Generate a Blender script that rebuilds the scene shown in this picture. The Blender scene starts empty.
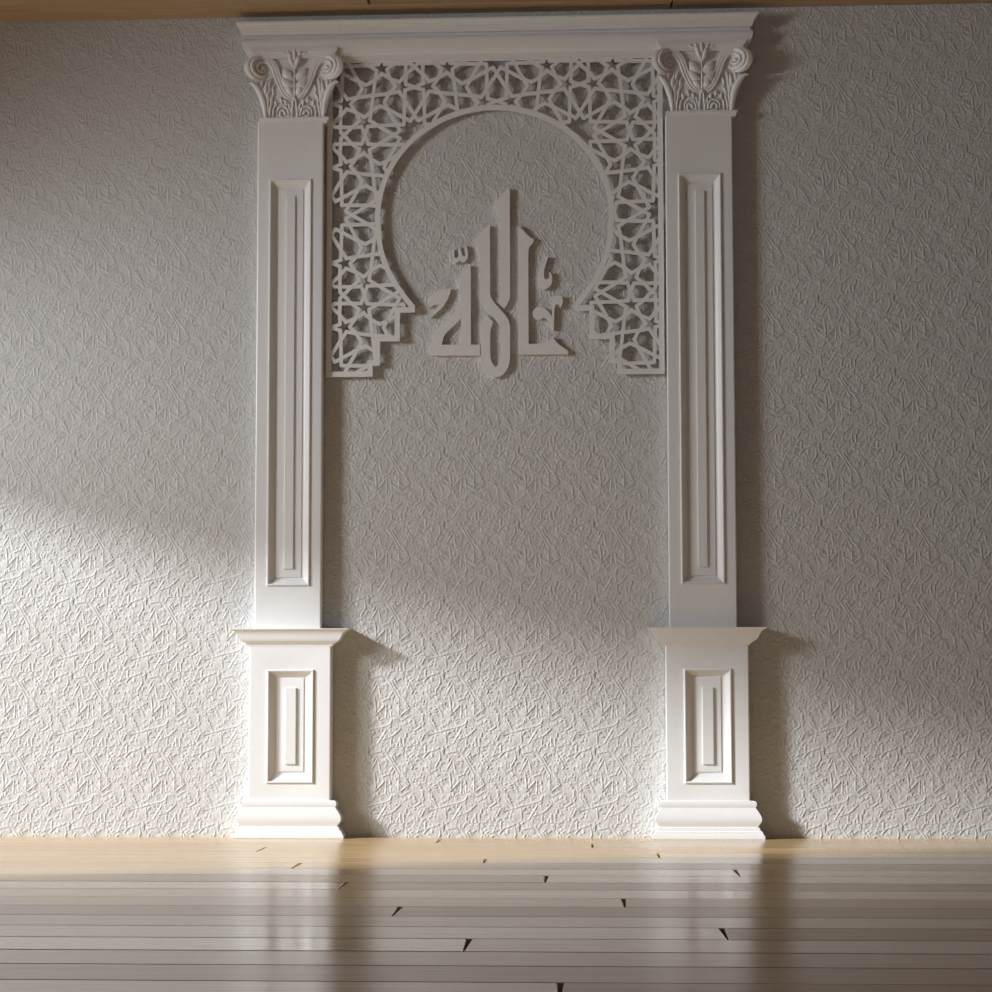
import bpy, bmesh, math, random
import numpy as np
from mathutils import Matrix, Vector

S = bpy.context.scene
C = S.collection

# ------------------------------------------------------------------ camera
cam_data = bpy.data.cameras.new('camera')
cam_data.sensor_fit = 'HORIZONTAL'
cam_data.sensor_width = 36.0
cam_data.lens = 36.0 * 2342.0 / 992.0
cam = bpy.data.objects.new('camera', cam_data)
C.objects.link(cam)
right = Vector((0.998129, 0.06112, -0.001376))
up = Vector((0.00665, -0.086164, 0.996259))
fwd = Vector((-0.060773, 0.994404, 0.08641))
m3 = Matrix((right, up, -fwd)).transposed()
cam.matrix_world = Matrix.Translation((0.4000, -6.5, 0.3803)) @ m3.to_4x4()
cam_data.clip_start = 0.05
S.camera = cam

# ------------------------------------------------------------------ colour management
S.view_settings.view_transform = 'Standard'
S.view_settings.look = 'None'
S.view_settings.gamma = 1.0
S.view_settings.use_curve_mapping = False
S.view_settings.exposure = 0.0

# ------------------------------------------------------------------ sky, sun, added area lamp for skylight
world = bpy.data.worlds.new('world')
S.world = world
world.use_nodes = True
bg = world.node_tree.nodes['Background']
bg.inputs['Color'].default_value = (0.80, 0.86, 1.0, 1)
bg.inputs['Strength'].default_value = 0.30

SUN_DIR = Vector((2.3, 1.0, -1.2)).normalized()
sd = bpy.data.lights.new('sun', 'SUN')
sd.energy = 5.2
sd.angle = math.radians(6.0)
sd.color = (0.955, 0.98, 1.0)
sun = bpy.data.objects.new('sun', sd)
sun.rotation_euler = SUN_DIR.to_track_quat('-Z', 'Y').to_euler()
sun.location = (-5, -3, 4)
C.objects.link(sun)

ad = bpy.data.lights.new('sky_fill', 'AREA')  # unseen area lamp added outside the left opening, standing in for skylight
ad.shape = 'RECTANGLE'
ad.size = 1.0
ad.size_y = 0.8
ad.energy = 98
ad.color = (0.90, 0.95, 1.0)
al = bpy.data.objects.new('sky_fill', ad)
al.location = (-3.9, -2.3, 2.0)
al.rotation_euler = (Vector((0.2, 0, 1.55)) - Vector(al.location)).to_track_quat('-Z', 'Y').to_euler()
C.objects.link(al)

# ------------------------------------------------------------------ materials
def new_mat(name):
    m = bpy.data.materials.new(name)
    m.use_nodes = True
    nt = m.node_tree
    return m, nt, nt.nodes['Principled BSDF']

def plain(name, col, rough=0.5, spec=0.5, bump=0.0, scale=200):
    m, nt, b = new_mat(name)
    b.inputs['Base Color'].default_value = (*col, 1)
    b.inputs['Roughness'].default_value = rough
    b.inputs['Specular IOR Level'].default_value = spec
    tc = nt.nodes.new('ShaderNodeTexCoord')
    nz = nt.nodes.new('ShaderNodeTexNoise')
    nz.inputs['Scale'].default_value = scale
    nt.links.new(tc.outputs['Object'], nz.inputs['Vector'])
    mix = nt.nodes.new('ShaderNodeMixRGB')
    mix.inputs['Color1'].default_value = (*[c * 0.97 for c in col], 1)
    mix.inputs['Color2'].default_value = (*[min(1, c * 1.03) for c in col], 1)
    nt.links.new(nz.outputs['Fac'], mix.inputs['Fac'])
    nt.links.new(mix.outputs['Color'], b.inputs['Base Color'])
    if bump:
        bp = nt.nodes.new('ShaderNodeBump')
        bp.inputs['Strength'].default_value = bump
        bp.inputs['Distance'].default_value = 0.001
        nt.links.new(nz.outputs['Fac'], bp.inputs['Height'])
        nt.links.new(bp.outputs['Normal'], b.inputs['Normal'])
    return m

def wood(name, dark, light, rough, spec, amp=0.25):
    m, nt, b = new_mat(name)
    N, L = nt.nodes.new, nt.links.new
    tc = N('ShaderNodeTexCoord')
    geo = N('ShaderNodeNewGeometry')
    mp = N('ShaderNodeMapping')
    mp.inputs['Scale'].default_value = (1.6, 26.0, 26.0)
    add = N('ShaderNodeVectorMath'); add.operation = 'ADD'
    sc = N('ShaderNodeVectorMath'); sc.operation = 'SCALE'
    sc.inputs['Scale'].default_value = 37.0
    L(geo.outputs['Random Per Island'], sc.inputs[0])
    L(tc.outputs['Object'], mp.inputs['Vector'])
    L(mp.outputs['Vector'], add.inputs[0])
    L(sc.outputs['Vector'], add.inputs[1])
    nz = N('ShaderNodeTexNoise')
    nz.inputs['Scale'].default_value = 2.2
    nz.inputs['Detail'].default_value = 6
    nz.inputs['Distortion'].default_value = 0.6
    L(add.outputs['Vector'], nz.inputs['Vector'])
    ramp = N('ShaderNodeValToRGB')
    ramp.color_ramp.elements[0].position = 0.30
    ramp.color_ramp.elements[0].color = (*dark, 1)
    ramp.color_ramp.elements[1].position = 0.72
    ramp.color_ramp.elements[1].color = (*light, 1)
    L(nz.outputs['Fac'], ramp.inputs['Fac'])
    hv = N('ShaderNodeHueSaturation')
    mr = N('ShaderNodeMapRange')
    mr.inputs['To Min'].default_value = 1 - amp
    mr.inputs['To Max'].default_value = 1 + amp
    L(geo.outputs['Random Per Island'], mr.inputs['Value'])
    L(mr.outputs['Result'], hv.inputs['Value'])
    L(ramp.outputs['Color'], hv.inputs['Color'])
    L(hv.outputs['Color'], b.inputs['Base Color'])
    # each board is sanded a little differently
    wn = N('ShaderNodeTexWhiteNoise'); wn.noise_dimensions = '1D'
    L(geo.outputs['Random Per Island'], wn.inputs['W'])
    rr = N('ShaderNodeMapRange')
    rr.inputs['To Min'].default_value = rough * 0.75
    rr.inputs['To Max'].default_value = rough * 1.25
    L(wn.outputs['Value'], rr.inputs['Value'])
    L(rr.outputs['Result'], b.inputs['Roughness'])
    b.inputs['Specular IOR Level'].default_value = spec
    bp = N('ShaderNodeBump')
    bp.inputs['Strength'].default_value = 0.08
    bp.inputs['Distance'].default_value = 0.0005
    L(nz.outputs['Fac'], bp.inputs['Height'])
    L(bp.outputs['Normal'], b.inputs['Normal'])
    return m

M_WALL = plain('embossed_wallpaper', (0.60, 0.595, 0.585), 0.55, 0.35, 0.15, 420)
M_WHITE = plain('white_gypsum', (0.82, 0.82, 0.82), 0.36, 0.5, 0.0, 60)
M_PANEL = plain('white_lacquered_board', (0.80, 0.79, 0.78), 0.45, 0.4, 0.0, 60)
M_LETTER = plain('warm_white_board', (0.78, 0.76, 0.74), 0.45, 0.4, 0.0, 60)
M_FLOOR = wood('floor_boards', (0.50, 0.33, 0.15), (0.66, 0.46, 0.24), 0.22, 1.0, 0.12)
M_CEIL = wood('ceiling_boards', (0.38, 0.265, 0.15), (0.50, 0.35, 0.20), 0.45, 0.4, 0.12)
M_PLAIN = plain('painted_plaster', (0.55, 0.50, 0.45), 0.8, 0.2)
M_DARK = plain('dark_subfloor', (0.035, 0.022, 0.015), 0.9, 0.1)

# ------------------------------------------------------------------ mesh helpers
def link(name, bm, mat, parent=None, smooth=False, angle=35):
    me = bpy.data.meshes.new(name)
    bmesh.ops.recalc_face_normals(bm, faces=bm.faces)
    bm.to_mesh(me)
    bm.free()
    me.materials.append(mat)
    if smooth:
        me.polygons.foreach_set('use_smooth', [True] * len(me.polygons))
        me.set_sharp_from_angle(angle=math.radians(angle))
    o = bpy.data.objects.new(name, me)
    C.objects.link(o)
    if parent is not None:
        o.parent = parent
    return o

def thing(name, label, cat, loc=(0, 0, 0), group=None):
    o = bpy.data.objects.new(name, None)
    o.empty_display_size = 0.1
    o.location = loc
    C.objects.link(o)
    o['label'] = label
    o['category'] = cat
    if group:
        o['group'] = group
    return o

def rings(bm, loops, close=True, cap0=False, cap1=False):
    """quads between successive equally long vertex loops"""
    vs = [[bm.verts.new(p) for p in lp] for lp in loops]
    n = len(vs[0])
    for a, b in zip(vs, vs[1:]):
        for i in range(n if close else n - 1):
            j = (i + 1) % n
            bm.faces.new((a[i], a[j], b[j], b[i]))
    if cap0:
        bm.faces.new(vs[0])
    if cap1:
        bm.faces.new(vs[-1])
    return vs

def box(bm, x0, x1, y0, y1, z0, z1):
    rings(bm, [[(x0, y0, z0), (x1, y0, z0), (x1, y1, z0), (x0, y1, z0)],
               [(x0, y0, z1), (x1, y0, z1), (x1, y1, z1), (x0, y1, z1)]], True, True, True)

def tube(bm, pts, rad, seg=8, flat=(1.0, 1.0), ref=(0, -1, 0), cap=True):
    """swept tube; rad per point; flat scales (sideways, along ref)"""
    pts = [Vector(p) for p in pts]
    ref = Vector(ref)
    loops = []
    for i, p in enumerate(pts):
        t = (pts[min(i + 1, len(pts) - 1)] - pts[max(i - 1, 0)]).normalized()
        s = t.cross(ref)
        if s.length < 1e-5:
            s = Vector((1, 0, 0))
        s.normalize()
        n = s.cross(t).normalized()
        r = rad[i] if hasattr(rad, '__len__') else rad
        loops.append([p + s * (r * flat[0] * math.cos(a)) + n * (r * flat[1] * math.sin(a))
                      for a in [2 * math.pi * k / seg for k in range(seg)]])
    rings(bm, loops, True, cap, cap)

def catmull(pts, n=6):
    P = [Vector(p) for p in pts]
    P = [P[0] * 2 - P[1]] + P + [P[-1] * 2 - P[-2]]
    out = []
    for i in range(1, len(P) - 2):
        for k in range(n):
            t = k / n
            a, b, c, d = P[i - 1:i + 3]
            out.append(0.5 * ((2 * b) + (c - a) * t + (2 * a - 5 * b + 4 * c - d) * t * t + (3 * b - a - 3 * c + d) * t ** 3))
    out.append(P[-2])
    return out

def extrude_outline(bm, loops, y_front, y_back, bevel=0.0):
    """flat outline with optional holes, given as (x, z), extruded in depth"""
    edges = []
    for lp in loops:
        vs = [bm.verts.new((x, y_front, z)) for x, z in lp]
        for i in range(len(vs)):
            edges.append(bm.edges.new((vs[i], vs[(i + 1) % len(vs)])))
    res = bmesh.ops.triangle_fill(bm, use_beauty=True, use_dissolve=False, edges=edges)
    faces = [g for g in res['geom'] if isinstance(g, bmesh.types.BMFace)]
    ext = bmesh.ops.extrude_face_region(bm, geom=faces)
    for g in ext['geom']:
        if isinstance(g, bmesh.types.BMVert):
            g.co.y = y_back
    return faces

GLYPHS = {"tall_stroke": [[[0.0435, 1.8133],[0.0332, 1.8071],[0.0144, 1.7868],[0.0019, 1.7775],[-0.0044, 1.7728],[-0.0013, 1.7632],[0.0081, 1.7552],[0.0143, 1.7424],[0.0165, 1.7266],[0.0154, 1.5238],[0.0148, 1.5038],[0.0063, 1.491],[0.0275, 1.4708],[0.0417, 1.4949],[0.0437, 1.5092]]], "looped_stroke": [[[-0.0129, 1.708],[-0.0248, 1.7018],[-0.0452, 1.6784],[-0.0593, 1.6675],[-0.0546, 1.6564],[-0.0452, 1.6389],[-0.0412, 1.6167],[-0.0405, 1.5045],[-0.0348, 1.4872],[-0.0178, 1.4642],[0.002, 1.4411],[0.0161, 1.4181],[0.016, 1.3354],[0.0117, 1.3156],[0.0032, 1.3057],[-0.0067, 1.3157],[-0.0123, 1.3357],[-0.0122, 1.4098],[-0.0037, 1.434],[-0.0221, 1.4528],[-0.0349, 1.4386],[-0.0405, 1.4244],[-0.0406, 1.3246],[-0.035, 1.3018],[-0.018, 1.2817],[0.0017, 1.2758],[0.0244, 1.2841],[0.0399, 1.3067],[0.0434, 1.3295],[0.0435, 1.4263],[0.0359, 1.4464],[0.0162, 1.4695],[-0.0065, 1.4955],[-0.0121, 1.5098]]], "rounded_letter": [[[-0.0671, 1.5951],[-0.0752, 1.5889],[-0.1046, 1.5609],[-0.1115, 1.5534],[-0.1034, 1.5451],[-0.1037, 1.5442],[-0.0953, 1.5295],[-0.0941, 1.51],[-0.0953, 1.4905],[-0.1037, 1.4736],[-0.1158, 1.4591],[-0.1472, 1.4328],[-0.164, 1.4111],[-0.1737, 1.3893],[-0.1765, 1.3675],[-0.176, 1.3408],[-0.0388, 1.3394],[-0.0387, 1.3697],[-0.0664, 1.37]],[[-0.0946, 1.4443],[-0.0941, 1.3703],[-0.1483, 1.3709],[-0.1459, 1.3818],[-0.1411, 1.3987],[-0.1279, 1.4131],[-0.111, 1.4275]]], "right_letter": [[[0.0674, 1.7069],[0.0783, 1.6972],[0.097, 1.6749],[0.111, 1.6668],[0.1094, 1.6573],[0.0984, 1.6464],[0.0953, 1.6307],[0.0954, 1.3704],[0.125, 1.3701],[0.1428, 1.3738],[0.1547, 1.3817],[0.1646, 1.3885],[0.1705, 1.3785],[0.1842, 1.3644],[0.2039, 1.3523],[0.2068, 1.3473],[0.2048, 1.3404],[0.0665, 1.3414]]], "leaf_mark": [[[-0.1219, 1.5298],[-0.1279, 1.5079],[-0.1424, 1.4813],[-0.1593, 1.4645],[-0.181, 1.4477],[-0.1774, 1.455],[-0.1641, 1.4694],[-0.1569, 1.4852],[-0.1665, 1.4853],[-0.1762, 1.4817],[-0.1846, 1.4757],[-0.1834, 1.4891],[-0.1774, 1.511],[-0.169, 1.5218],[-0.1521, 1.5265],[-0.1376, 1.5287]]], "wave_mark": [[[-0.1217, 1.6406],[-0.1139, 1.6434],[-0.1124, 1.6204],[-0.1075, 1.6168],[-0.1018, 1.6217],[-0.1032, 1.639],[-0.0989, 1.6482],[-0.0961, 1.6446],[-0.0932, 1.6331],[-0.089, 1.623],[-0.0833, 1.6222],[-0.0826, 1.6286],[-0.0854, 1.6402],[-0.0833, 1.6502],[-0.0797, 1.6516],[-0.0755, 1.6386],[-0.074, 1.6271],[-0.0762, 1.6142],[-0.0819, 1.6071],[-0.0904, 1.6036],[-0.0975, 1.6102],[-0.1032, 1.6045],[-0.1103, 1.6003],[-0.1174, 1.6047],[-0.121, 1.6133],[-0.1188, 1.6248]]], "drop_mark": [[[0.152, 1.6173],[0.1484, 1.6073],[0.1427, 1.5888],[0.1398, 1.5788],[0.1391, 1.5588],[0.1426, 1.5537],[0.1482, 1.5537],[0.1539, 1.5579],[0.1532, 1.5729],[0.1561, 1.5736],[0.1617, 1.5642],[0.1631, 1.5528],[0.1609, 1.5399],[0.1524, 1.53],[0.1425, 1.5237],[0.1326, 1.5246],[0.1241, 1.5304],[0.1199, 1.5419],[0.1207, 1.5547],[0.1242, 1.5719],[0.1285, 1.5833],[0.1356, 1.5932],[0.1456, 1.6088]]], "hook_mark": [[[0.1646, 1.4095],[0.1588, 1.4185],[0.1509, 1.4345],[0.143, 1.4446],[0.1371, 1.4457],[0.1322, 1.4417],[0.1233, 1.4378],[0.1134, 1.441],[0.1075, 1.449],[0.1065, 1.461],[0.1115, 1.4699],[0.1234, 1.4748],[0.1352, 1.4726],[0.1471, 1.4655],[0.1549, 1.4564],[0.1608, 1.4474],[0.1619, 1.4643],[0.159, 1.4764],[0.1649, 1.4923],[0.1689, 1.5032],[0.1788, 1.5071],[0.1877, 1.505],[0.1926, 1.4939],[0.1906, 1.482],[0.1856, 1.4691],[0.1807, 1.4801],[0.1738, 1.4822],[0.1698, 1.4772],[0.1678, 1.4623],[0.1671, 1.4364],[0.1666, 1.4104]]]}

# ------------------------------------------------------------------ back wall with its embossed covering
def embossed_tile(n):
    """periodic height field (metres) of the crumpled, embossed wall covering"""
    rnd = random.Random(11)
    H = np.zeros((n, n))
    P = 75.2                       # tile size in the units of the traced creases
    cell = P / n
    gx, gz = np.meshgrid((np.arange(n) + 0.5) * cell, (np.arange(n) + 0.5) * cell, indexing='xy')

    def seg(x0, z0, x1, z1, h, w, taper=True):
        nonlocal H
        for ox in (-P, 0, P):
            for oz in (-P, 0, P):
                ax, az, bx, bz = x0 + ox, z0 + oz, x1 + ox, z1 + oz
                if max(ax, bx) < -4 or min(ax, bx) > P + 4 or max(az, bz) < -4 or min(az, bz) > P + 4:
                    continue
                dx, dz = bx - ax, bz - az
                L2 = dx * dx + dz * dz + 1e-9
                t = np.clip(((gx - ax) * dx + (gz - az) * dz) / L2, 0, 1)
                d2 = (gx - ax - t * dx) ** 2 + (gz - az - t * dz) ** 2
                prof = np.exp(-d2 / (2 * w * w))
                if h >= 0:
                    H = np.maximum(H, h * prof)
                else:
                    H = H + h * prof
    # small random creases first
    for k in range(560):
        x, z = rnd.uniform(0, P), rnd.uniform(0, P)
        a = rnd.uniform(0, math.pi)
        l = rnd.uniform(1.0, 3.8)
        h = rnd.uniform(0.35, 1.05)
        px, pz = x, z
        for s in range(3):
            qx, qz = px + math.cos(a) * l / 3, pz + math.sin(a) * l / 3
            seg(px, pz, qx, qz, h, rnd.uniform(.28, .44))
            px, pz = qx, qz
            a += rnd.gauss(0, .45)
    traced = [
        [(600, 380), (640, 430), (730, 590)], [(650, 400), (700, 490), (740, 550)], [(760, 560), (830, 680), (740, 750), (650, 690)],
        [(725, 600), (725, 740)], [(410, 680), (490, 750), (580, 650)], [(500, 720), (485, 560)], [(640, 650), (650, 800)],
        [(600, 640), (600, 760)], [(290, 80), (350, 150)], [(260, 190), (440, 140), (600, 100), (640, 80)], [(440, 160), (450, 260)],
        [(520, 270), (600, 140)], [(560, 240), (680, 190), (740, 130)], [(230, 400), (270, 360), (380, 320)],
        [(380, 350), (390, 420), (340, 510)], [(510, 430), (460, 520)], [(520, 440), (540, 540)], [(460, 370), (560, 350), (620, 370)],
        [(620, 350), (640, 310), (760, 300)], [(650, 240), (650, 300)], [(740, 220), (740, 300)], [(780, 230), (780, 300), (850, 300)],
        [(310, 760), (240, 780), (225, 810)], [(320, 690), (370, 670), (420, 770)], [(430, 850), (540, 790)], [(560, 600), (630, 580)],
        [(240, 160), (200, 240)], [(240, 280), (240, 360)], [(130, 150), (190, 110)], [(300, 40), (360, 150)], [(420, 390), (420, 330)],
    ]
    for pl in traced:
        for (a, b), (c, d) in zip(pl, pl[1:]):
            seg(a / 10, -b / 10, c / 10, -d / 10, 0.95, .45)
            # crease is pushed in beside the ridge
            L = math.hypot(c - a, d - b)
            nx, nz = (d - b) / L * 1.1, (c - a) / L * 1.1
            seg(a / 10 - nx, -b / 10 - nz, c / 10 - nx, -d / 10 - nz, -.35, .42)
    grain = np.random.RandomState(4).normal(0, 1, (n, n))
    for ax_ in (0, 1):
        grain = (grain + np.roll(grain, 1, ax_) + np.roll(grain, -1, ax_)) / 3
    H = H + grain * 0.20
    # broad undulation of the paper
    for k in range(7):
        i, j = rnd.randint(1, 5), rnd.randint(-5, 5)
        ph = rnd.uniform(0, 6.28)
        H = H + 0.10 * np.sin(2 * math.pi * (i * gx + j * gz) / P + ph)
    return H

def build_wall_back():
    period = 0.2092
    n = 120
    step = period / n
    x0, x1, z0, z1 = -1.62, 1.60, -0.01, 2.335
    nx, nz = int((x1 - x0) / step), int((z1 - z0) / step)
    T = embossed_tile(n) * 0.0019
    # phase chosen so that a tile starts where the photograph shows one
    ix = (np.arange(nx + 1) + int(round((x0 + 0.260) / step))) % n
    iz = (np.arange(nz + 1) + int(round((z0 - 0.545) / step))) % n
    Y = T[np.ix_(iz, ix)]
    X, Z = np.meshgrid(x0 + np.arange(nx + 1) * step, z0 + np.arange(nz + 1) * step)
    co = np.stack([X, -Y, Z], -1).reshape(-1, 3).astype(np.float32)
    a = (np.arange(nz)[:, None] * (nx + 1) + np.arange(nx)[None, :]).reshape(-1)
    quads = np.stack([a, a + 1, a + nx + 2, a + nx + 1], -1).astype(np.int32)
    me = bpy.data.meshes.new('wall_back')
    me.vertices.add(len(co)); me.vertices.foreach_set('co', co.reshape(-1))
    me.loops.add(quads.size); me.loops.foreach_set('vertex_index', quads.reshape(-1))
    me.polygons.add(len(quads))
    me.polygons.foreach_set('loop_start', np.arange(0, quads.size, 4, dtype=np.int32))
    me.polygons.foreach_set('use_smooth', np.ones(len(quads), dtype=bool))
    me.update(calc_edges=True)
    me.validate()
    me.materials.append(M_WALL)
    o = bpy.data.objects.new('wall_back', me)
    C.objects.link(o)
    o['kind'] = 'structure'

build_wall_back()

def struct(name, bm, mat):
    o = link(name, bm, mat)
    o['kind'] = 'structure'
    return o

# plain continuation of the back wall beyond the embossed field, outside the view
bm = bmesh.new()
box(bm, -2.6, 2.6, 0.004, 0.12, -0.02, 2.45)
struct('wall_north', bm, M_PLAIN)
bm = bmesh.new(); box(bm, 2.6, 2.7, -7.6, 0.12, -0.02, 2.45); struct('wall_right', bm, M_PLAIN)
# left wall with the tall opening the sun comes through; unseen, its head sloped to shape the sunlit patch
bm = bmesh.new()
YJ, XW = -2.176, -2.6
def header(y):
    return 1.77 + 0.525 * (-0.971 - y)
outer = [(-7.6, -0.02), (YJ, -0.02), (YJ, 2.32), (-2.018, 2.32), (-0.10, header(-0.10)), (-0.10, -0.02), (0.0, -0.02), (0.0, 2.45), (-7.6, 2.45)]
vs0 = [(XW, y, z) for y, z in outer]
vs1 = [(XW - 0.04, y, z) for y, z in outer]
rings(bm, [vs0, vs1], True, True, True)
struct('wall_left', bm, M_PLAIN)

# ------------------------------------------------------------------ floor and ceiling boards
def boards(name, mat, z, up_, joints, seed, gap=0.0035, end_gap=0.008, y_first=-0.0528, row=0.1912, rows=40, first_w=None):
    """long boards parallel to the wall; one island per board, with real gaps"""
    rnd = random.Random(seed)
    bm = bmesh.new()
    t = 0.018
    for k in range(-1, rows):
        ya = 0.02 if k == -1 else y_first - k * row
        yb = y_first - (k + 1) * row
        if ya - yb < 0.01:
            continue
        js = list(joints.get(k, []))
        if not js:
            js = [rnd.uniform(1.2, 2.2) * rnd.choice((-1, 1))]
        xs = sorted(set([j for j in js] + [js[0] - 2.4, js[0] + 2.4]))
        xs = [-2.62] + [x for x in xs if -2.4 < x < 2.4] + [2.62]
        for a, b in zip(xs, xs[1:]):
            xa = a + (end_gap / 2 if a > -2.6 else 0)
            xb = b - (end_gap / 2 if b < 2.6 else 0)
            y0, y1 = ya - gap / 2, yb + gap / 2
            c = 0.0012
            tilt = rnd.gauss(0, 0.00012)
            zt = z
            zz = lambda y: zt + up_ * tilt * (1 if y > (y0 + y1) / 2 else -1)
            low = z - up_ * t
            # board ends are not cut quite square: joints open on their far side
            xaf, xan = (a + .0045, a + .0055) if a > -2.6 else (a, a)
            xbf, xbn = (b - .0045, b + .0030) if b < 2.6 else (b, b)
            lp0 = [(xaf, y0, low), (xbf, y0, low), (xbn, y1, low), (xan, y1, low)]
            lp1 = [(xaf, y0, zz(y0) - up_ * c), (xbf, y0, zz(y0) - up_ * c), (xbn, y1, zz(y1) - up_ * c), (xan, y1, zz(y1) - up_ * c)]
            lp2 = [(xaf + c, y0 - c, zz(y0)), (xbf - c, y0 - c, zz(y0)), (xbn - c, y1 + c, zz(y1)), (xan + c, y1 + c, zz(y1))]
            rings(bm, [lp0, lp1, lp2], True, True, True)
    return struct(name, bm, mat)

# rows counted from the wall; row k lies between y_first - k*row and y_first - (k+1)*row
FJ = {1: [0.272], 0: [-0.147], 2: [-0.567], 3: [0.441], 4: [0.029], 5: [-0.392], 6: [0.609], 7: [0.196], 8: [-0.214], 10: [0.366], 11: [-0.043], 13: [0.533], 14: [0.126], 17: [0.291], 9: [-1.2], 12: [-1.3], 15: [1.4], 16: [-0.95]}
boards('floor', M_FLOOR, 0.0, 1, FJ, 3)
bm = bmesh.new(); box(bm, -2.7, 2.7, -7.7, 0.1, -0.10, -0.0182); struct('trim_1', bm, M_DARK)
boards('ceiling', M_CEIL, 2.3237, -1, {-1: [-1.9], 0: [-0.345]}, 5, gap=0.004, end_gap=0.01, y_first=-0.098)
bm = bmesh.new(); box(bm, -2.75, 2.7, -7.7, 0.12, 2.343, 2.45); struct('trim_2', bm, M_DARK)

# ------------------------------------------------------------------ pilasters
K = 0.455     # the square piers are only shallow: depth / half width
def rect(cx, w, z0, z1, y):
    return [(cx - w, y, z0), (cx + w, y, z0), (cx + w, y, z1), (cx - w, y, z1)]

def moulded(bm, cx, prof, k=K, sub=1):
    """horizontal moulding running round three sides: prof = (half width, z)"""
    rings(bm, [[(cx - w, -0.0032, z), (cx - w, -k * w, z), (cx + w, -k * w, z), (cx + w, -0.0032, z)] for w, z in prof], True, True, True)

def panelled_body(parent, name, cx, w, z0, z1, d, fr, inn, strip, pcx):
    """body with a sunk panel. fr/inn = (half width, z bottom, z top) about pcx"""
    b = 0.0035
    f, zf0, zf1 = fr
    i_, zi0, zi1 = inn
    s, zs0, zs1 = strip
    bm = bmesh.new()
    fi = 0.0065
    L = [rect(cx, w, z0, z1, -0.0032), rect(cx, w, z0, z1, -(d - b)), rect(cx, w - b * .3, z0, z1, -(d - b * .3)), rect(cx, w - b, z0, z1, -d)]
    def R(hw, a, c, y):
        return rect(pcx, hw, a, c, y)
    L += [R(f - fi * .5, zf0 + fi * .5, zf1 - fi * .5, -d)]
    # cavetto down into the panel
    span = (f - fi) - i_ - 0.0012
    steps = 6
    for q in range(steps + 1):
        u = q / steps
        yy = -d + 0.001 + 0.0105 * math.sin(u * math.pi / 2)
        hw = f - fi - span * u
        zz0 = zf0 + fi + (zi0 - 0.0012 - zf0 - fi) * u
        zz1 = zf1 - fi - (zf1 - fi - zi1 - 0.0012) * u
        L.append(R(hw, zz0, zz1, yy))
    L += [R(i_, zi0, zi1, -d + 0.0092), R(s, zs0, zs1, -d + 0.0090)]
    rings(bm, L, True, False, True)
    # top and bottom faces are covered by the mouldings
    body = link(name, bm, M_WHITE, parent, True, 20)
    bm = bmesh.new()
    o_, m_ = 0.0, fi / 2
    prof = [(0, 0.001), (0.0006, -0.003), (0.002, -0.0045), (0.0045, -0.0045), (fi - 0.0006, -0.003), (fi, 0.0015)]
    rings(bm, [R(f - a, zf0 + a, zf1 - a, -d + y) for a, y in prof])
    link('panel_moulding', bm, M_WHITE, body, True, 40)
    bm = bmesh.new()
    yb = -d + 0.0092
    rings(bm, [R(s, zs0, zs1, yb), R(s, zs0, zs1, yb - 0.0040), R(s - .0008, zs0 + .0008, zs1 - .0008, yb - 0.0050)], True, False, True)
    link('panel_strip', bm, M_WHITE, body, False)
    return body

PXM = 0.00278
PXZ = 0.00287        # one traced unit of the capital

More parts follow.
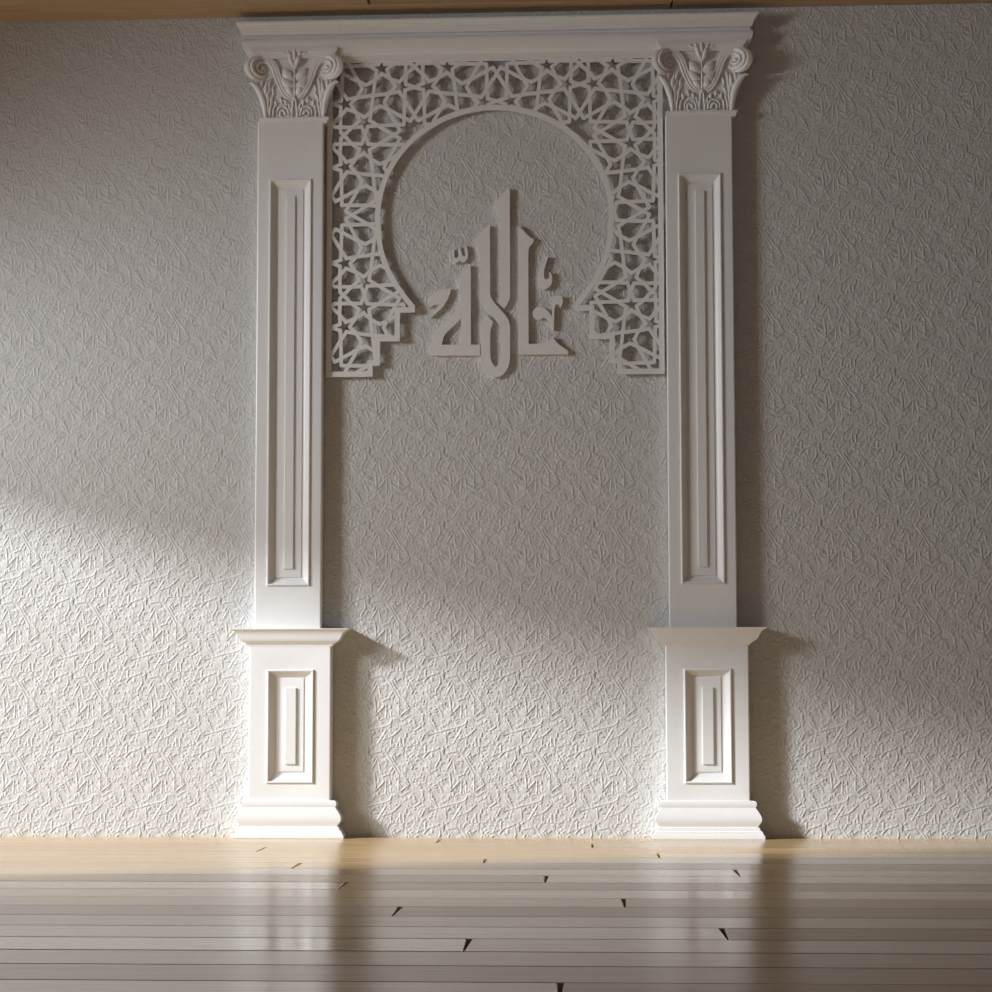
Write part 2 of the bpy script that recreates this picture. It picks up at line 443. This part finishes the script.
def build_capital(parent, cx, z0):
    """shallow Corinthian capital; local units u = PXM, squashed in depth by K"""
    cap = None
    bellprof = [(29.8, 0), (30.0, 6), (30.6, 12), (32.0, 18), (34.0, 23), (36.5, 27.5), (37.0, 31), (34.5, 34), (33.0, 40), (33, 50), (34, 60)]
    def bw(z):
        for (a, za), (b, zb) in zip(bellprof, bellprof[1:]):
            if z <= zb:
                t = (z - za) / (zb - za)
                return a + (b - a) * t
        return 34
    def P(x, y, z):
        return Vector((cx + x * PXM, y * PXM * K * 0.95, z0 + z * PXZ))
    bm = bmesh.new()
    loops = []
    for i in range(31):
        z = 60 * i / 30
        w = bw(z) - 1.0
        lp = [P(-w, -2.8, z)]
        for t in np.linspace(-1, 1, 13):
            # face slightly hollow towards the middle in the upper half
            hollow = max(0, (z - 26)) * 0.14 * (1 - t * t)
            lp.append(P(w * t, -(w - hollow), z))
        lp.append(P(w, -2.8, z))
        loops.append(lp)
    rings(bm, loops, False, False, False)
    cap = link('capital', bm, M_WHITE, parent, True, 60)
    def part(name, bm, ang=50):
        return link(name, bm, M_WHITE, cap, True, ang)
    # abacus: concave sided slab
    bm = bmesh.new()
    loops = []
    for w, z in [(40.5, 59.5), (41.5, 61.0), (41.5, 63.4), (42.6, 64.2), (42.6, 64.8), (44.0, 65.4), (44.0, 69.0)]:
        lp = [P(-w, -2.8, z)]
        for t in np.linspace(-1, 1, 17):
            lp.append(P(w * t, -(w - 3.5 * (1 - t * t)), z))
        lp.append(P(w, -2.8, z))
        loops.append(lp)
    rings(bm, loops, True, True, True)
    part('abacus', bm, 30)

    def front(x, z, off):
        w = bw(max(0, z))
        t = x / w
        hollow = max(0, (z - 26)) * 0.14 * max(0, 1 - t * t)
        return P(x, -(w - hollow + off), z)

    for s in (-1, 1):
        # volute: a scroll whose axis is square to the corner's diagonal
        zc = 49.8
        cxv, R0 = 36.0, 12.8
        ax = Vector((s, -1.55, 0)) 
        nv = Vector((-s * 1.1, -1.0, 0)).normalized()
        corner = Vector((s * cxv, -cxv + 1.0, 0))
        T = 6.0
        def Q(a, b, n):
            v = corner + ax * a + nv * n
            return P(v.x, v.y, zc + b)
        bm = bmesh.new()
        # spiral ridges: swept round bead, three turns into the eye
        for side in (1, -1):
            pts, rad = [], []
            N = 84
            for i in range(N + 1):
                u = i / N
                th = math.radians(115) - u * math.radians(1.9 * 360)
                r = (R0 - 2.0) * (1 - u) ** 1.0 + 2.6 * u
                pts.append(Q(r * math.cos(th), r * math.sin(th), side * (T * .55 + 1.2 * u)))
                rad.append((2.3 * (1 - u) + 1.1 * u) * PXM)
            tube(bm, pts, rad, 8, (1, .8), (0, -1, 0))
        # body of the scroll
        loops = []
        for n_, rr in [(-T * .62, R0 - 3.2), (-T * .62, R0 - 1.0), (-T * .45, R0), (T * .45, R0), (T * .62, R0 - 1.0), (T * .45, R0 - 3.2)]:
            loops.append([Q(rr * math.cos(a), rr * math.sin(a), n_) for a in np.linspace(0, 2 * math.pi, 40, endpoint=False)])
        rings(bm, loops, True, True, True)
        # eye
        loops = []
        for k in range(5):
            a0 = k / 4 * math.pi / 2
            loops.append([Q(2.3 * math.cos(a0) * math.cos(a), 2.3 * math.cos(a0) * math.sin(a), T * .7 + 2.0 * math.sin(a0)) for a in np.linspace(0, 2 * math.pi, 14, endpoint=False)])
        rings(bm, loops, True, True, True)
        part('volute', bm, 50)
        # scroll band sweeping from the volute down to the middle of the bell
        path = [(30.0, 59.2, 3), (24.5, 56.5, 3.5), (20.2, 50.5, 4), (17.2, 42, 4), (14.4, 34.5, 4), (11.0, 28, 3.6), (6.8, 22.6, 3.4), (2.2, 19.8, 3.2)]
        bm = bmesh.new()
        for dx, dz, rr, e in ((0, 0, 2.3, .2), (2.6, -1.2, 1.5, 1.0), (-2.2, 1.1, 1.5, 1.0)):
            pts = catmull([front(s * (x + dx), z + dz, o_ + e - 1.4) for x, z, o_ in path], 6)
            tube(bm, pts, [(rr * (1.15 - .55 * i / (len(pts) - 1))) * PXM for i in range(len(pts))], 10, (1, .55))
        part('scroll_band', bm)
        # acanthus leaf curling out under each volute
        bm = bmesh.new()
        spine = [(29.5, 0, 0), (30.5, 10, 1), (32.5, 19, 1.6), (36.0, 27, 2.2), (40.0, 32.2, 2.6), (44.0, 34.4, 2.0), (46.0, 32.6, 1.0)]
        sp = catmull([P(s * x, -(x + o_), z) for x, z, o_ in spine], 5)
        tube(bm, sp, [(2.0 + 1.7 * math.sin(math.pi * min(1, i / (len(sp) - 1) * 1.15)) - 1.6 * (i / (len(sp) - 1)) ** 3) * PXM for i in range(len(sp))], 8, (1, .8))
        for (x0_, z0_, x1_, z1_, r) in [(28.5, 4, 29.0, 22, 1.6), (31.5, 18, 31.0, 33, 2.0), (27.5, 2, 25.5, 24, 1.7), (22.0, 24, 19.5, 34, 1.4), (26.0, 27, 23.5, 40, 1.8), (25.6, 1, 22.5, 17, 1.5), (29.5, 20, 27.5, 37.5, 2.3), (33.5, 26, 32.5, 40, 2.4), (28.5, 14, 24.2, 31, 1.7), (24.5, 14, 19.8, 26, 1.5), (37, 30, 36.5, 38, 2.2)]:
            pts = catmull([front(s * x0_, z0_, .6), front(s * (x0_ * .6 + x1_ * .4 + .8), z0_ * .5 + z1_ * .5, 2.0), front(s * x1_, z1_, .8)], 4)
            tube(bm, pts, [r * PXM * math.sin(math.pi * (.12 + .8 * i / (len(pts) - 1))) for i in range(len(pts))], 8, (1, .7))
        part('acanthus_leaf', bm)
        # lower curled leaf
        bm = bmesh.new()
        for (px_, pz_, R_, r0, st, turns) in [(12.5, 4.5, 6.6, 1.4, 200, .62), (12.5, 4.0, 3.0, 1.9, 200, .8), (13.5, 6.5, 10.2, 1.2, 190, .5)]:
            pts = []
            N = 18
            for i in range(N + 1):
                th = math.radians(st - 360 * turns * i / N)
                r_ = R_ * (1 - .25 * i / N)
                zz = pz_ + r_ * 1.25 * math.sin(th)
                if zz < .3:
                    zz = .3
                pts.append(front(s * (px_ + r_ * math.cos(th)), zz, 1.4))
            tube(bm, pts, [r0 * PXM * (1.1 - .5 * i / N) for i in range(N + 1)], 8, (1, .8))
        for (x0_, z0_, x1_, z1_, r) in [(8, 12, 9.5, 18.5, 1.7), (13, 14.5, 14.5, 21, 1.6), (18.5, 12, 20, 18.5, 1.5), (5, 7, 5.5, 15, 1.3), (22.0, 1, 21.5, 12, 1.3)]:
            pts = catmull([front(s * x0_, z0_, .6), front(s * (x0_ + x1_) / 2, (z0_ + z1_) / 2, 2.2), front(s * x1_, z1_, .6)], 4)
            tube(bm, pts, [r * PXM * math.sin(math.pi * (.15 + .75 * i / (len(pts) - 1))) for i in range(len(pts))], 8, (1, .8))
        part('curled_leaf', bm)
    # centre palmette between the scroll bands
    bm = bmesh.new()
    tube(bm, catmull([front(0, 19, 1.5), front(0, 30, 3.2), front(0, 40, 3.6), front(0, 49, 2.5)], 5), [1.1 * PXM] * 16, 8, (1, .9))
    for s in (-1, 1):
        for (x0_, z0_, x1_, z1_, xm, zm, r) in [(1, 24, 8.2, 34.0, 5.4, 27.5, 3.0), (1.2, 30, 12.6, 43.0, 8.4, 34.0, 4.2), (1.2, 38, 11.5, 49.5, 7.6, 43.0, 4.6)]:
            pts = catmull([front(s * x0_, z0_, 1.4), front(s * xm, zm, 2.7), front(s * x1_, z1_, 1.2)], 5)
            n_ = len(pts) - 1
            tube(bm, pts, [r * PXM * (.35 + .85 * math.sin(math.pi * min(1, .08 + .9 * i / n_))) for i in range(n_ + 1)], 8, (1, .5))
    part('palmette', bm)
    bm = bmesh.new()
    for x in (-2.3, 2.3):
        tube(bm, catmull([front(x * 1.3, 0.3, .8), front(x, 8, 1.8), front(x * .6, 18, 2.6)], 5), [1.3 * PXM] * 11, 8, (1, .9))
    tube(bm, [front(0, 17.6, 2.0), front(0, 19.6, 3.6), front(0, 21.5, 2.0)], [1.2 * PXM, 2.6 * PXM, 1.2 * PXM], 8)
    part('stem', bm)
    # fleuron over the middle of the abacus
    bm = bmesh.new()
    def fl(x, z, o_):
        return P(x, -(38.5 + o_), z)
    for (x, z, x1_, z1_, r) in [(0, 51, -4.6, 62.5, 2.3), (0, 51, 4.6, 62.5, 2.3), (0, 50, -3.6, 60, 1.8), (0, 50, 3.6, 60, 1.8), (0, 51, 0, 68.0, 2.0), (-1.5, 60, -7.0, 66.5, 1.7), (1.5, 60, 7.0, 66.5, 1.7), (-2, 62, -13, 65.5, 1.2), (2, 62, 13, 65.5, 1.2)]:
        pts = catmull([fl(x, z, -4), fl((x + x1_) / 2 + (x1_ - x) * .22, (z + z1_) / 2, 1.5), fl(x1_, z1_, 1.0)], 5)
        n_ = len(pts) - 1
        tube(bm, pts, [r * PXM * (.4 + .75 * math.sin(math.pi * (.1 + .8 * i / n_))) for i in range(n_ + 1)], 8, (1, .8))
    part('fleuron', bm)
    return cap

def pilaster(cx, label):
    """cx is the axis of pedestal and capital; the shaft sits a touch to the left of it"""
    t = thing('pilaster', label, 'pilaster', (cx, 0, 0), 'pilasters either side of the niche')
    cx0 = 0.0
    # pedestal
    panelled_body(t, 'pedestal', cx0, 0.1141, 0.06, 0.545, 0.0525, (0.0652, 0.1501, 0.4629), (0.0355, 0.1822, 0.4397), (0.0150, 0.2022, 0.4120), cx0 + 0.001)
    u = 0.00276
    w = 0.1141
    bm = bmesh.new()
    moulded(bm, cx0, [(w - .002, .1045), (w + 2.5 * u, .1040), (w + 4.4 * u, .1032), (w + 5.8 * u, .0995), (w + 6.1 * u, .0940), (w + 5.6 * u, .0880), (w + 4.9 * u, .0856),
                      (w + 5.1 * u, .0842), (w + 6.2 * u, .0800), (w + 8.2 * u, .0720), (w + 10 * u, .0640), (w + 10.8 * u, .0570), (w + 10.9 * u, .0515), (w + 10.2 * u, .0460), (w + 8.4 * u, .0390),
                      (w + 7.2 * u, .0345), (w + 7.2 * u, .0322), (w + 8.6 * u, .0310), (w + 9.2 * u, .0260), (w + 9.6 * u, .0228), (w + 11.2 * u, .0210), (w + 12.0 * u, .0160), (w + 12.9 * u, .0110), (w + 13.7 * u, .0085), (w + 13.9 * u, .0005)])
    link('pedestal_base', bm, M_WHITE, t, True, 28)
    bm = bmesh.new()
    moulded(bm, cx0, [(w - .002, .5265), (w + 1.0 * u, .5270), (w + 1.2 * u, .5305), (w + 2.6 * u, .5325), (w + 4.2 * u, .5365), (w + 6.6 * u, .5400), (w + 8.6 * u, .5440), (w + 9.8 * u, .5495), (w + 10.5 * u, .5555),
                      (w + 11.6 * u, .5610), (w + 13.4 * u, .5660), (w + 15.6 * u, .5700), (w + 17.0 * u, .5718), (w + 17.6 * u, .5725), (w + 18.0 * u, .5732), (w + 18.0 * u, .5754)])
    link('pedestal_cap', bm, M_WHITE, t, True, 28)
    # shaft
    panelled_body(t, 'shaft', cx0 - 0.0095, 0.0936, 0.57, 2.008, 0.0430, (0.0603, 0.6945, 1.8420), (0.0345, 0.7198, 1.8128), (0.0125, 0.7425, 1.7945), cx0 - 0.0085)
    bm = bmesh.new()
    a = 0.0936
    moulded(bm, cx0 - .001, [(a - .003, 2.0015), (a + .0012, 2.0030), (a + .0015, 2.0080), (a + .0035, 2.0125), (a + .0060, 2.0140), (a + .0062, 2.0200)])
    link('necking', bm, M_WHITE, t, True, 28)
    build_capital(t, 0.001, 2.0195)
    return t

AX = 0.5747
pilaster(-AX + 0.0094, 'white panelled pilaster left of the arch, sunlit pedestal, shadow falling on the wall beside it')
pilaster(AX + 0.0094, 'white panelled pilaster right of the arch, dimmer, sun only on the foot of its pedestal')

# ------------------------------------------------------------------ cornice across the top
t = thing('cornice', 'long white moulded cornice across the top of both pilasters, just under the wooden ceiling', 'cornice', (0, 0, 2.14))
bm = bmesh.new()
# (reach beyond the narrowest end, depth, z)
cp = [(-.012, .026, 2.1820), (-.012, .030, 2.1825), (-.011, .031, 2.1985), (-.0085, .0325, 2.1995), (-.0085, .035, 2.2020), (-.002, .038, 2.2035), (.004, .0425, 2.2090), (.0105, .0465, 2.2190), (.0145, .0490, 2.2290),
      (.0160, .0500, 2.2350), (.0160, .0500, 2.2400), (.0150, .0480, 2.2450), (.0110, .0400, 2.2480), (.0090, .0370, 2.2520), (.0095, .0375, 2.2555), (.0135, .0470, 2.2575), (.0140, .0475, 2.2620), (.0165, .0490, 2.2640), (.0175, .0500, 2.2700), (.0195, .0515, 2.2720), (.0205, .0520, 2.2765),
      (.0235, .0545, 2.2790), (.0250, .0555, 2.2835), (.0285, .0580, 2.2860), (.0300, .0590, 2.2885), (.0305, .0605, 2.2890), (.0305, .0605, 2.2940)]
loops = []
for e, d, z in cp:
    xl, xr = -0.7015 - e, 0.7120 + e
    loops.append([(xl, -0.0032, z - 2.14), (xl, -d, z - 2.14), (xr, -d, z - 2.14), (xr, -0.0032, z - 2.14)])
rings(bm, loops, True, True, True)
link('moulding', bm, M_WHITE, t, True, 22)

# ------------------------------------------------------------------ pierced arch panel
def arch_half():
    pts = [(.342, 1.2815), (.342, 1.3125), (.3215, 1.3125), (.3215, 1.381), (.2655, 1.381), (.2655, 1.462), (.2235, 1.462), (.2235, 1.481),
           (.250, 1.5145), (.272, 1.546), (.290, 1.579), (.304, 1.611), (.3120, 1.639), (.3172, 1.665)]
    a0 = math.asin((1.690 - 1.735) / .302)
    for i in range(33):
        a = a0 + (math.pi / 2 - a0) * i / 32
        pts.append((.3215 * math.cos(a), 1.735 + .302 * math.sin(a)))
    return pts
half = arch_half()
inner = [(-x, z) for x, z in half] + [(x, z) for x, z in reversed(half[:-1])]
XL, XR, ZB, ZT = -.4735, .4745, 1.2815, 2.205
OUT = [(XL, ZB)] + inner + [(XR, ZB), (XR, ZT), (XL, ZT)]

def inset(poly, d):
    """offset a closed polygon inwards with mitred corners"""
    n = len(poly)
    area = sum(poly[i][0] * poly[(i + 1) % n][1] - poly[(i + 1) % n][0] * poly[i][1] for i in range(n))
    sg = 1 if area > 0 else -1
    res = []
    for i in range(n):
        p0, p1, p2 = Vector(poly[i - 1]), Vector(poly[i]), Vector(poly[(i + 1) % n])
        a, b = (p1 - p0).normalized(), (p2 - p1).normalized()
        na, nb = Vector((-a.y, a.x)) * sg, Vector((-b.y, b.x)) * sg
        m = na + nb
        m = m / max(.35, m.dot(na))
        res.append((p1.x + m.x * d, p1.y + m.y * d))
    return res
BW = 0.0150
INN = inset(OUT, BW)
CLIP = inset(OUT, BW * 0.7)
# top rail is deeper so that its lower edge shows under the cornice
def fix_top(P_, z):
    return [(x, z if zz > 2.15 else zz) for x, zz in P_]
INN = fix_top(INN, 2.1785)
CLIP = fix_top(CLIP, 2.185)

YF, YB = -0.0225, -0.0150
root = thing('fretwork_panel', 'white pierced geometric star fretwork panel with a horseshoe arch opening, between the pilasters', 'screen', (0, 0, 1.28))
def shift(P_):
    return [(x, z - 1.28) for x, z in P_]
bm = bmesh.new()
n = len(OUT)
O_, I_ = shift(OUT), shift(INN)
rings(bm, [[(x, YB, z) for x, z in O_], [(x, YF, z) for x, z in O_], [(x, YF, z) for x, z in I_], [(x, YB, z) for x, z in I_], [(x, YB, z) for x, z in O_]])
link('arch_border', bm, M_PANEL, root)

def in_poly(x, y, P_):
    c = False
    j = len(P_) - 1
    for i in range(len(P_)):
        xi, yi = P_[i]; xj, yj = P_[j]
        if (yi > y) != (yj > y) and x < (xj - xi) * (y - yi) / (yj - yi) + xi:
            c = not c
        j = i
    return c

def clip_seg(p, q, P_):
    ts = [0.0, 1.0]
    for i in range(len(P_)):
        a, b = P_[i - 1], P_[i]
        d = (q[0] - p[0]) * (b[1] - a[1]) - (q[1] - p[1]) * (b[0] - a[0])
        if abs(d) < 1e-12:
            continue
        t_ = ((a[0] - p[0]) * (b[1] - a[1]) - (a[1] - p[1]) * (b[0] - a[0])) / d
        u_ = ((a[0] - p[0]) * (q[1] - p[1]) - (a[1] - p[1]) * (q[0] - p[0])) / d
        if 0 < t_ < 1 and 0 <= u_ <= 1:
            ts.append(t_)
    ts.sort()
    out = []
    for a, b in zip(ts, ts[1:]):
        if b - a < 1e-6:
            continue
        m = (a + b) / 2
        if in_poly(p[0] + (q[0] - p[0]) * m, p[1] + (q[1] - p[1]) * m, P_):
            out.append(((p[0] + (q[0] - p[0]) * a, p[1] + (q[1] - p[1]) * a), (p[0] + (q[0] - p[0]) * b, p[1] + (q[1] - p[1]) * b), a > 0, b < 1))
    return out

# twelve-fold star pattern: straps of one eighth of a star, in half-cell units
c15, c45, c15m = (.172, .046), (.126, .126), (.172, -.046)
M15, M15m, M45 = (.4405, .118), (.4405, -.118), (.322, .322)
b159, b231, b303, b15, b87 = (.543, .1845), (.5623, .1116), (.6377, .1077), (.6647, .178), (.606, .2256)
M267, M339, M51, M123 = (.597, 0), (.7595, .1013), (.7084, .2916), (.522, .305)
MID, B1 = (.5, .5), (.413, .366)
WEDGE = [(c15, M15m), (c15, M45), (c45, M15), (M15, b159), (M15, b231), (b231, M267), (b303, M267), (b303, M339), (b15, M339), (b15, M51), (b87, M51),
         (b87, M123), (b159, M123), (M123, MID), (M123, B1), (B1, M45), (M339, (.963, .108)), ((.963, .108), (1, .149)), (M339, (.851, 0)), ((.851, 0), (.892, -.037))]
segs = {}
UX, UZ, X0, ZA = 0.23395, 0.2285, 0.008, 1.9703
for i in range(-4, 5):
    for j in range(-5, 5):
        if (i + j) % 2 == 0:
            continue
        ox, oz = i, j
        for a, b in WEDGE:
            for sw in (0, 1):
                for sx in (-1, 1):
                    for sz in (-1, 1):
                        pp = []
                        for (x, z) in (a, b):
                            if sw:
                                x, z = z, x
                            pp.append((X0 + (ox + sx * x) * UX, ZA + (oz + sz * z) * UZ))
                        k1 = tuple(sorted((round(v[0], 4), round(v[1], 4)) for v in pp))
                        segs[k1] = pp
strap = bmesh.new()
HW = 0.0051
strap_count = [0]
def add_strap(p, q, e0, e1):
    strap_count[0] += 1
    lay = (strap_count[0] * 7919 % 997) / 997 * 0.0005
    dx, dz = q[0] - p[0], q[1] - p[1]
    L_ = math.hypot(dx, dz)
    if L_ < 1e-4:
        return
    dx, dz = dx / L_, dz / L_
    p = (p[0] - dx * e0, p[1] - dz * e0)
    q = (q[0] + dx * e1, q[1] + dz * e1)
    nx, nz = -dz * HW, dx * HW
    A = [(p[0] + nx, p[1] + nz - 1.28), (p[0] - nx, p[1] - nz - 1.28), (q[0] - nx, q[1] - nz - 1.28), (q[0] + nx, q[1] + nz - 1.28)]
    rings(strap, [[(x, YF + .0002 + lay, z) for x, z in A], [(x, YB - .0001 - lay, z) for x, z in A]], True, True, True)
for pp in segs.values():
    for a, b, ca, cb in clip_seg(pp[0], pp[1], CLIP):
        add_strap(a, b, 0 if ca else HW * .45, 0 if cb else HW * .45)
link('star_lattice', strap, M_PANEL, root)

# ------------------------------------------------------------------ calligraphy on the wall inside the arch
root = thing('calligraphy', 'raised off-white Arabic calligraphy mounted on the wall inside the arch', 'wall sign', (0, 0, 1.28))
def soften(lp, rounds=2, limit=48):
    """round the shallow turns of an outline, keep its sharp corners"""
    for _ in range(rounds):
        out = []
        n_ = len(lp)
        for i in range(n_):
            p0, p1, p2 = Vector(lp[i - 1]), Vector(lp[i]), Vector(lp[(i + 1) % n_])
            a_, b_ = p1 - p0, p2 - p1
            if a_.length < 1e-5 or b_.length < 1e-5:
                continue
            if a_.angle(b_) < math.radians(limit):
                ca, cb = min(.25 * a_.length, .006), min(.25 * b_.length, .006)
                q = p1 - a_.normalized() * ca
                r = p1 + b_.normalized() * cb
                out += [(q.x, q.y), (r.x, r.y)]
            else:
                out.append((p1.x, p1.y))
        lp = out
    return lp

for nm, loops_ in GLYPHS.items():
    loops_ = [soften(lp) for lp in loops_]
    bm = bmesh.new()
    th = 0.0125 if nm not in ('wave_mark',) else 0.0115
    extrude_outline(bm, [[(x, z - 1.28) for x, z in lp] for lp in loops_], -th - .0015, -0.0002)
    link(nm, bm, M_LETTER, root)
